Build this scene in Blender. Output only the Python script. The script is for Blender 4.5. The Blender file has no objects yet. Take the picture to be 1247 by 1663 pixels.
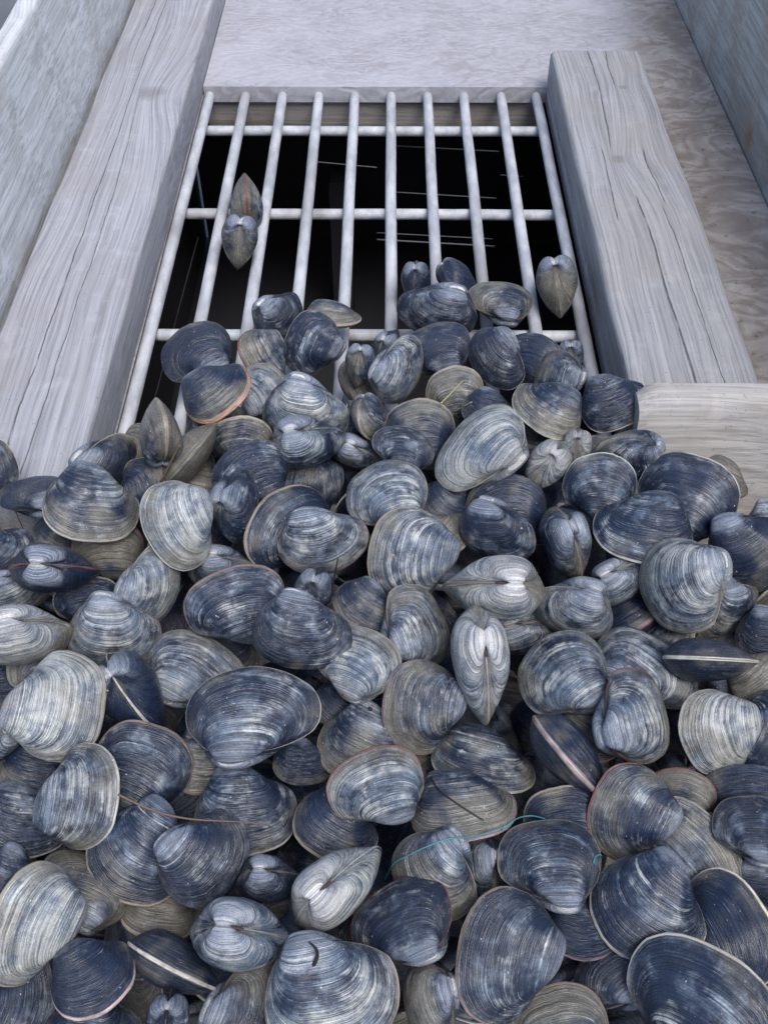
import bpy, math, random
import numpy as np
from mathutils import Vector, Matrix, noise as mnoise

S = bpy.context.scene
COL = S.collection
# ------------------------------------------------------------------ camera
FPX, CX, CY = 1617.0, 623.5, 831.5          # focal length and middle in photo pixels
CAMH = 0.656
yd = np.array([11.5, 1850.0, -1617.0]); yd /= np.linalg.norm(yd)      # world +y seen in camera axes
xd = np.array([1.0, 0, 0]); xd -= yd * xd.dot(yd); xd /= np.linalg.norm(xd)
zd = np.cross(xd, yd)
RC = np.array([xd, yd, zd])                  # camera axes -> world axes
CAM = np.array([0.0, 0.0, CAMH])
cam_data = bpy.data.cameras.new('camera')
cam_data.sensor_fit = 'VERTICAL'; cam_data.sensor_height = 24.0
cam_data.lens = 24.0 * FPX / 1663.0
cam_data.clip_start = 0.01; cam_data.clip_end = 100
cam = bpy.data.objects.new('camera', cam_data); COL.objects.link(cam)
M = Matrix([list(RC[0]) + [0], list(RC[1]) + [0], list(RC[2]) + [CAMH], [0, 0, 0, 1]])
cam.matrix_world = M
S.camera = cam
# ------------------------------------------------------------------ light
SUN_EL, SUN_AZ = 62.0, 150.0                  # azimuth clockwise from +y
w = bpy.data.worlds.new('World'); S.world = w; w.use_nodes = True
nt = w.node_tree
bg = nt.nodes['Background']
sky = nt.nodes.new('ShaderNodeTexSky'); sky.sky_type = 'NISHITA'; sky.sun_disc = False
sky.sun_elevation = math.radians(SUN_EL); sky.sun_rotation = math.radians(SUN_AZ)
sky.air_density = 1.0; sky.dust_density = 2.5; sky.ozone_density = 1.0
nt.links.new(sky.outputs[0], bg.inputs[0]); bg.inputs[1].default_value = 0.12
sl = bpy.data.lights.new('sun', 'SUN'); sl.energy = 1.5; sl.angle = math.radians(30); sl.color = (1.0, 0.98, 0.96)
so = bpy.data.objects.new('sun', sl); COL.objects.link(so)
el, az = math.radians(SUN_EL), math.radians(SUN_AZ)
sd = Vector((math.sin(az) * math.cos(el), math.cos(az) * math.cos(el), math.sin(el)))
so.rotation_euler = sd.to_track_quat('Z', 'Y').to_euler()
S.view_settings.view_transform = 'Standard'; S.view_settings.look = 'None'
S.view_settings.exposure = 0.92; S.view_settings.gamma = 1.0
S.view_settings.use_curve_mapping = False
S.render.engine = 'CYCLES'

def ray(px, py):
    d = RC @ np.array([(px - CX) / FPX, (CY - py) / FPX, -1.0])
    return d                                  # depth 1 along the optical axis
def at_z(px, py, z=0.0):
    d = ray(px, py); t = (z - CAMH) / d[2]
    return CAM + d * t

# ------------------------------------------------------------------ helpers
def tag(o, label=None, cat=None, group=None, kind=None):
    if label: o['label'] = label
    if cat: o['category'] = cat
    if group: o['group'] = group
    if kind: o['kind'] = kind
    return o
def link(o, parent=None):
    COL.objects.link(o)
    if parent is not None: o.parent = parent
    return o
def mesh_obj(name, verts, faces, mat, parent=None, smooth=False):
    me = bpy.data.meshes.new(name); me.from_pydata([tuple(v) for v in verts], [], faces)
    me.materials.append(mat)
    if smooth: me.polygons.foreach_set('use_smooth', [True] * len(me.polygons))
    me.update()
    return link(bpy.data.objects.new(name, me), parent)
def empty(name, loc=(0, 0, 0)):
    o = bpy.data.objects.new(name, None); o.location = loc; o.empty_display_size = 0.02
    COL.objects.link(o); return o

class G:                                      # small node graph helper
    def __init__(s, name):
        s.m = bpy.data.materials.new(name); s.m.use_nodes = True
        s.t = s.m.node_tree; s.b = s.t.nodes['Principled BSDF']
    def n(s, ty, **kw):
        nd = s.t.nodes.new('ShaderNode' + ty)
        for k, v in kw.items(): setattr(nd, k, v)
        return nd
    def l(s, a, b): s.t.links.new(a, b)
    def put(s, sock, v):
        if hasattr(v, 'links'): s.l(v, sock)
        else: sock.default_value = v
    def math(s, op, a, b=0.0, c=0.0, clamp=False):
        nd = s.n('Math', operation=op); nd.use_clamp = clamp
        s.put(nd.inputs[0], a); s.put(nd.inputs[1], b); s.put(nd.inputs[2], c); return nd.outputs[0]
    def mix(s, f, a, b, mode='MIX'):
        nd = s.n('Mix', data_type='RGBA', blend_type=mode); nd.clamp_factor = True
        s.put(nd.inputs[0], f)
        for i, v in ((6, a), (7, b)):
            if isinstance(v, tuple): v = (*v[:3], 1)
            s.put(nd.inputs[i], v)
        return nd.outputs[2]
    def ramp(s, v, lo, hi, a=0.0, b=1.0, smooth=True):
        nd = s.n('MapRange'); nd.interpolation_type = 'SMOOTHSTEP' if smooth else 'LINEAR'
        s.put(nd.inputs[0], v)
        for i, x in zip((1, 2, 3, 4), (lo, hi, a, b)): s.put(nd.inputs[i], x)
        return nd.outputs[0]
    def noise(s, vec, scale, detail=3, rough=.5, dist=0.0):
        nd = s.n('TexNoise'); s.l(vec, nd.inputs['Vector'])
        s.put(nd.inputs['Scale'], scale); nd.inputs['Detail'].default_value = detail
        nd.inputs['Roughness'].default_value = rough; nd.inputs['Distortion'].default_value = dist
        return nd.outputs[0]
    def comb(s, x, y, z):
        nd = s.n('CombineXYZ')
        for i, v in enumerate((x, y, z)): s.put(nd.inputs[i], v)
        return nd.outputs[0]
    def sep(s, v):
        nd = s.n('SeparateXYZ'); s.l(v, nd.inputs[0]); return nd.outputs
    def vmul(s, v, k, off=(0, 0, 0)):
        nd = s.n('VectorMath', operation='MULTIPLY_ADD'); s.l(v, nd.inputs[0])
        nd.inputs[1].default_value = k; s.put(nd.inputs[2], off); return nd.outputs[0]
    def bump(s, h, strength, dist, prev=None):
        nd = s.n('Bump'); nd.inputs['Strength'].default_value = strength
        nd.inputs['Distance'].default_value = dist; s.l(h, nd.inputs['Height'])
        if prev is not None: s.l(prev, nd.inputs['Normal'])
        return nd.outputs[0]
    def obj(s): return s.n('TexCoord').outputs['Object']

def simple(name, col, rough=.6, metal=0.0, nscale=30, var=.25, bump=0.0):
    g = G(name); o = g.obj(); n = g.noise(o, nscale, 4, .6)
    c = g.mix(n, tuple(x * (1 - var) for x in col), tuple(min(1, x * (1 + var)) for x in col))
    g.l(c, g.b.inputs['Base Color']); g.b.inputs['Roughness'].default_value = rough
    g.b.inputs['Metallic'].default_value = metal
    if bump: g.l(g.bump(n, bump, .002), g.b.inputs['Normal'])
    return g.m

# ------------------------------------------------------------------ materials
def shell_material():
    g = G('clam_shell')
    uv = g.n('UVMap'); uv.uv_map = 'growth'
    s = g.sep(uv.outputs[0])[1]                       # 0 at the beak, 1 at the margin
    phi = g.sep(uv.outputs[0])[0]
    o = g.obj(); P = g.sep(o)
    def attr(nm):
        a = g.n('Attribute'); a.attribute_type = 'OBJECT'; a.attribute_name = nm; return a
    rnd = attr('seed').outputs['Fac']
    light = attr('light').outputs['Fac']; warm = attr('warm').outputs['Fac']
    rimc = attr('rim').outputs['Color']; rimw = attr('rimwidth').outputs['Fac']
    off = g.comb(g.math('MULTIPLY', rnd, 37.0), g.math('MULTIPLY', rnd, 11.0), g.math('MULTIPLY', rnd, 53.0))
    wob = g.noise(g.vmul(o, (3, 3, 3), off), 1.0, 2)
    sw = g.math('ADD', s, g.math('MULTIPLY', g.math('SUBTRACT', wob, .5), .03))
    def ringvec(k, a):
        nd = g.n('VectorMath', operation='ADD')
        g.l(g.comb(g.math('MULTIPLY', P[0], a), g.math('MULTIPLY', P[1], a), g.math('MULTIPLY', sw, k)), nd.inputs[0])
        g.l(off, nd.inputs[1]); return nd.outputs[0]
    fine = g.noise(ringvec(150, 1.3), 1.0, 2, .6)
    mid = g.noise(ringvec(34, .9), 1.0, 3, .6)
    broad = g.noise(ringvec(6, 1.5), 1.0, 2, .5)
    patch = g.noise(g.vmul(o, (3.6, 3.6, 3.6), off), 1.0, 4, .62, .5)
    smudge = g.noise(g.vmul(o, (9, 9, 9), off), 1.0, 4, .65, .3)
    grain = g.noise(g.vmul(o, (70, 70, 70)), 1.0, 3, .7)
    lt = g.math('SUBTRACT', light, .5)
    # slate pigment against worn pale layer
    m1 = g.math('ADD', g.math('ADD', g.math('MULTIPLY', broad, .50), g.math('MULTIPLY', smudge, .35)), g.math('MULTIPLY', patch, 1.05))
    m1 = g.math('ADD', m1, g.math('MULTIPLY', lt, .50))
    c = g.mix(g.ramp(m1, .88, 1.18), g.mix(smudge, (.005, .010, .028), (.020, .035, .074)), g.mix(smudge, (.078, .112, .170), (.175, .222, .282)))
    patchb = g.noise(g.vmul(o, (2.9, 2.9, 2.9), off), 1.3, 3, .6, .4)
    worn = g.math('ADD', g.math('MULTIPLY', patchb, .65), g.math('MULTIPLY', smudge, .35))
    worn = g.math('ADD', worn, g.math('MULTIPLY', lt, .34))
    worn = g.math('ADD', worn, g.math('MULTIPLY', g.math('SUBTRACT', broad, .5), .35))
    worn = g.math('ADD', worn, g.math('MULTIPLY', g.math('SUBTRACT', mid, .5), .30))
    worn = g.math('ADD', worn, g.math('MULTIPLY', g.math('SUBTRACT', fine, .5), .30))
    pale = g.mix(smudge, (.24, .265, .28), (.62, .62, .57))
    c = g.mix(g.ramp(worn, .52, .78, 0, .9), c, pale)
    # olive-grey skin towards the margin and on the wrinkled ends
    tan = g.mix(smudge, (.07, .066, .050), (.33, .31, .255))
    tm = g.math('ADD', g.math('MULTIPLY', s, .50), g.math('MULTIPLY', g.noise(g.vmul(o, (2.6, 2.6, 2.6), off), 1.0, 3), .9))
    tm = g.math('ADD', tm, g.math('MULTIPLY', g.math('SUBTRACT', warm, .5), .7))
    c = g.mix(g.ramp(tm, .77, 1.07, 0, .82), c, tan)
    # worn blue-white beak
    bk = g.math('ADD', s, g.math('MULTIPLY', g.math('SUBTRACT', patch, .5), .45))
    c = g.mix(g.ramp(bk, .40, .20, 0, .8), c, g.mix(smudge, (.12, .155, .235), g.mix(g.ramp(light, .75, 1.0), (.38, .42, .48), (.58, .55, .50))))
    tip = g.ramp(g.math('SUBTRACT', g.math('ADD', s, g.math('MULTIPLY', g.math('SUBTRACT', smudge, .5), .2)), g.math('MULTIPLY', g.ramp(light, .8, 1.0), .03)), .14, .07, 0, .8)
    c = g.mix(tip, c, (.62, .62, .62))
    # growth lines: dark checks and pale threads
    k1 = g.ramp(fine, .34, .66, .48, 1.34, False)
    k2 = g.ramp(mid, .34, .60, .70, 1.14, False)
    kk = g.math('MULTIPLY', k1, k2)
    c = g.mix(1.0, c, g.comb(kk, kk, kk), 'MULTIPLY')
    hl = g.ramp(fine, .60, .70, 0, .32)
    c = g.mix(g.math('MULTIPLY', hl, g.ramp(smudge, .44, .66)), c, (.50, .53, .54))
    # chalk flecks and dirt
    fleck = g.ramp(g.noise(g.vmul(o, (26, 26, 26), off), 1.0, 2, .6), .72, .76, 0, .8)
    c = g.mix(fleck, c, (.6, .6, .58))
    c = g.mix(g.ramp(grain, .3, .6, .35, 0), c, (.02, .02, .02))
    # margin band
    edge = g.math('ADD', s, g.math('MULTIPLY', g.math('SUBTRACT', wob, .5), .02))
    lo = g.math('SUBTRACT', .992, rimw)
    rm = g.n('MapRange'); rm.interpolation_type = 'SMOOTHSTEP'
    g.l(edge, rm.inputs[0]); g.l(lo, rm.inputs[1]); g.l(g.math('ADD', lo, .018), rm.inputs[2])
    rm.inputs[3].default_value = 0; rm.inputs[4].default_value = 1
    bite = g.ramp(g.noise(g.vmul(o, (5, 5, 5), off), 1.0, 3), .30, .55, .45, 1)
    rimf = g.math('MULTIPLY', rm.outputs[0], g.math('MULTIPLY', bite, g.ramp(fine, .28, .5, .3, 1)))
    c = g.mix(rimf, c, rimc)
    g.l(c, g.b.inputs['Base Color'])
    ro = g.math('ADD', .14, g.math('MULTIPLY', grain, .30))
    ro = g.math('ADD', ro, g.math('MULTIPLY', g.ramp(worn, .6, .95), .10))
    g.l(ro, g.b.inputs['Roughness'])
    g.b.inputs['Specular IOR Level'].default_value = .55
    b = g.bump(mid, 1.0, .0007)
    b = g.bump(fine, 1.0, .0008, b)
    b = g.bump(grain, .3, .0003, b)
    g.l(b, g.b.inputs['Normal'])
    return g.m

def wood(name, base, stain, axis='Y', rings=1.0, cracks=(), crackw=.0012, bumpk=.5, dirt=.35, seed=0.0, knots=(), spots=()):
    """weathered timber: grain along one object axis, checks at given offsets, knots at given places"""
    g = G(name); o = g.obj()
    P = g.sep(o)
    along, across, up = {'Y': (P[1], P[0], P[2]), 'X': (P[0], P[1], P[2])}[axis]
    v = g.comb(g.math('ADD', across, seed), along, up)
    x = across
    for (ka, kl, kr) in knots:                  # the grain bends round each knot
        da = g.math('SUBTRACT', across, ka); dl = g.math('MULTIPLY', g.math('SUBTRACT', along, kl), .45)
        r2 = g.math('ADD', g.math('MULTIPLY', da, da), g.math('MULTIPLY', dl, dl))
        k = g.math('DIVIDE', kr * kr, g.math('ADD', r2, kr * kr))
        x = g.math('ADD', x, g.math('MULTIPLY', g.math('MULTIPLY', da, k), 1.0))
        x = g.math('ADD', x, g.math('MULTIPLY', k, kr * .7))
    wander = g.noise(g.comb(g.math('MULTIPLY', across, 4.0), g.math('MULTIPLY', along, 2.2), g.math('ADD', up, seed)), 1.0, 3)
    xx = g.math('ADD', x, g.math('MULTIPLY', wander, .035 * rings))
    fib = g.noise(g.comb(g.math('MULTIPLY', xx, 420), g.math('MULTIPLY', along, 7), g.math('MULTIPLY', up, 300)), 1.0, 4, .65)
    rng = g.noise(g.comb(g.math('MULTIPLY', xx, 190), g.math('MULTIPLY', along, 1.0), g.math('MULTIPLY', up, 60)), 1.0, 2, .55)
    blot = g.noise(v, 9.0, 5, .6); blot2 = g.noise(v, 38.0, 4, .6)
    c = g.mix(g.ramp(rng, .35, .65), tuple(b * .80 for b in base), base)
    c = g.mix(g.ramp(fib, .34, .58, .62, 0), c, tuple(b * .42 for b in base))
    sp = g.ramp(g.noise(v, 240.0, 2, .6), .66, .72, 0, .5)
    c = g.mix(sp, c, tuple(b * .35 for b in base))
    c = g.mix(g.ramp(blot, .42, .72, 0, dirt), c, stain)
    c = g.mix(g.ramp(blot2, .52, .8, 0, .35), c, tuple(min(.8, b * 1.25) for b in base))
    h = g.math('ADD', g.math('MULTIPLY', rng, .6), g.math('MULTIPLY', fib, .5))
    for i, (cx, l0, l1, wk) in enumerate(cracks):
        wn = g.noise(g.comb(g.math('MULTIPLY', along, 9.0), seed + i * 3.1, 0.0), 1.0, 4, .6)
        tt = g.math('SUBTRACT', x if knots else across, g.math('ADD', cx, g.math('MULTIPLY', g.math('SUBTRACT', wn, .5), .010)))
        ends = g.math('MULTIPLY', g.ramp(along, l0, l0 + .06), g.ramp(along, l1, l1 - .06))
        m = g.ramp(g.math('ABSOLUTE', tt), crackw * wk, crackw * wk * .35)
        m = g.math('MULTIPLY', m, g.ramp(ends, .0, .3))
        brk = g.noise(g.comb(g.math('MULTIPLY', along, 34.0), seed - i, 0.0), 1.0, 3)
        m = g.math('MULTIPLY', m, g.ramp(brk, .30, .55, .25, 1))
        c = g.mix(g.math('MULTIPLY', m, .75), c, (.04, .038, .045))
        h = g.math('SUBTRACT', h, g.math('MULTIPLY', m, 1.5))
    for (ka, kl, kr) in knots:
        da = g.math('SUBTRACT', across, ka); dl = g.math('SUBTRACT', along, kl)
        r = g.math('SQRT', g.math('ADD', g.math('MULTIPLY', da, da), g.math('MULTIPLY', dl, dl)))
        m = g.ramp(g.math('ADD', r, g.math('MULTIPLY', blot2, kr * .5)), kr * .95, kr * .45)
        c = g.mix(g.math('MULTIPLY', m, .5), c, tuple(s_ * .5 for s_ in stain))
    for (sa, sup, sr, scol) in spots:
        da = g.math('SUBTRACT', along, sa); du = g.math('SUBTRACT', up, sup)
        r = g.math('SQRT', g.math('ADD', g.math('MULTIPLY', da, da), g.math('MULTIPLY', du, du)))
        c = g.mix(g.ramp(g.math('ADD', r, g.math('MULTIPLY', blot2, sr)), sr * 1.5, sr * .6, 0, .7), c, scol)
    g.l(c, g.b.inputs['Base Color'])
    g.b.inputs['Roughness'].default_value = .78
    g.b.inputs['Specular IOR Level'].default_value = .3
    g.l(g.bump(h, bumpk, .0022), g.b.inputs['Normal'])
    return g.m

def ply(name):
    g = G(name); o = g.obj(); P = g.sep(o)
    w1 = g.noise(o, 7.0, 3)
    f0 = g.noise(g.vmul(o, (1.0, 1.7, 1.0)), 6.5, 3, .5, .8)
    q = g.math('MULTIPLY_ADD', g.math('SINE', g.math('MULTIPLY', f0, 62.0)), .5, .5)
    q2 = g.noise(g.vmul(o, (1.0, 2.0, 1.0)), 60.0, 4, .65, 1.0)
    brk = g.ramp(g.noise(o, 30.0, 3), .38, .62)
    c = g.mix(g.ramp(q2, .3, .7), (.27, .265, .29), (.37, .37, .40))
    c = g.mix(g.math('MULTIPLY', g.ramp(q, .35, .0, 0, .38), brk), c, (.20, .18, .185))
    c = g.mix(g.ramp(w1, .45, .7, 0, .5), c, (.42, .42, .46))
    # brown wavy stain on the strip right of the plank
    st = g.math('ADD', P[0], g.math('MULTIPLY', g.math('SUBTRACT', w1, .5), .10))
    st = g.math('SUBTRACT', st, g.math('MULTIPLY', P[1], .10))
    stm = g.ramp(st, .175, .25)
    wav = g.math('ADD', g.math('MULTIPLY', q, .12), g.math('MULTIPLY', g.noise(o, 16.0, 4, .6, .8), .75))
    c2 = g.mix(g.ramp(wav, .32, .66), (.20, .165, .135), (.42, .385, .345))
    c = g.mix(g.math('MULTIPLY', stm, .85), c, c2)
    rust = g.ramp(g.noise(o, 16.0, 3), .62, .74, 0, .7)
    dsp = g.ramp(g.noise(o, 90.0, 3, .7), .60, .70, 0, .6)
    c = g.mix(g.math('MULTIPLY', dsp, stm), c, (.07, .055, .045))
    c = g.mix(g.math('MULTIPLY', rust, stm), c, (.13, .065, .035))
    # single brown scar high on the sheet and little grit marks
    dx = g.math('SUBTRACT', P[0], .158 - 0.0); dy = g.math('SUBTRACT', P[1], 1.665)
    rr = g.math('SQRT', g.math('ADD', g.math('MULTIPLY', dx, dx), g.math('MULTIPLY', g.math('MULTIPLY', dy, dy), 1.5)))
    sc = g.ramp(g.math('ADD', rr, g.math('MULTIPLY', q2, .03)), .045, .036)
    c = g.mix(g.math('MULTIPLY', sc, .8), c, (.15, .08, .06))
    g.l(c, g.b.inputs['Base Color']); g.b.inputs['Roughness'].default_value = .75
    g.l(g.bump(g.math('ADD', q, g.math('MULTIPLY', q2, .6)), .35, .0015), g.b.inputs['Normal'])
    return g.m

def galv():
    g = G('galvanised_bar'); o = g.obj()
    a = g.noise(g.vmul(o, (1, .4, 1)), 60.0, 5, .65); b_ = g.noise(g.vmul(o, (1, .3, 1)), 12.0, 4, .6)
    c = g.mix(g.ramp(a, .3, .7), (.30, .315, .345), (.50, .51, .535))
    c = g.mix(g.ramp(b_, .48, .70, 0, .75), c, (.21, .205, .205))
    g.l(c, g.b.inputs['Base Color']); g.b.inputs['Roughness'].default_value = .62
    g.l(g.bump(a, .7, .0016), g.b.inputs['Normal'])
    return g.m
M_SHELL = shell_material()
M_LIG = simple('clam_ligament', (.035, .018, .014), .55, nscale=60, bump=.3)
M_GALV = galv()

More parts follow.
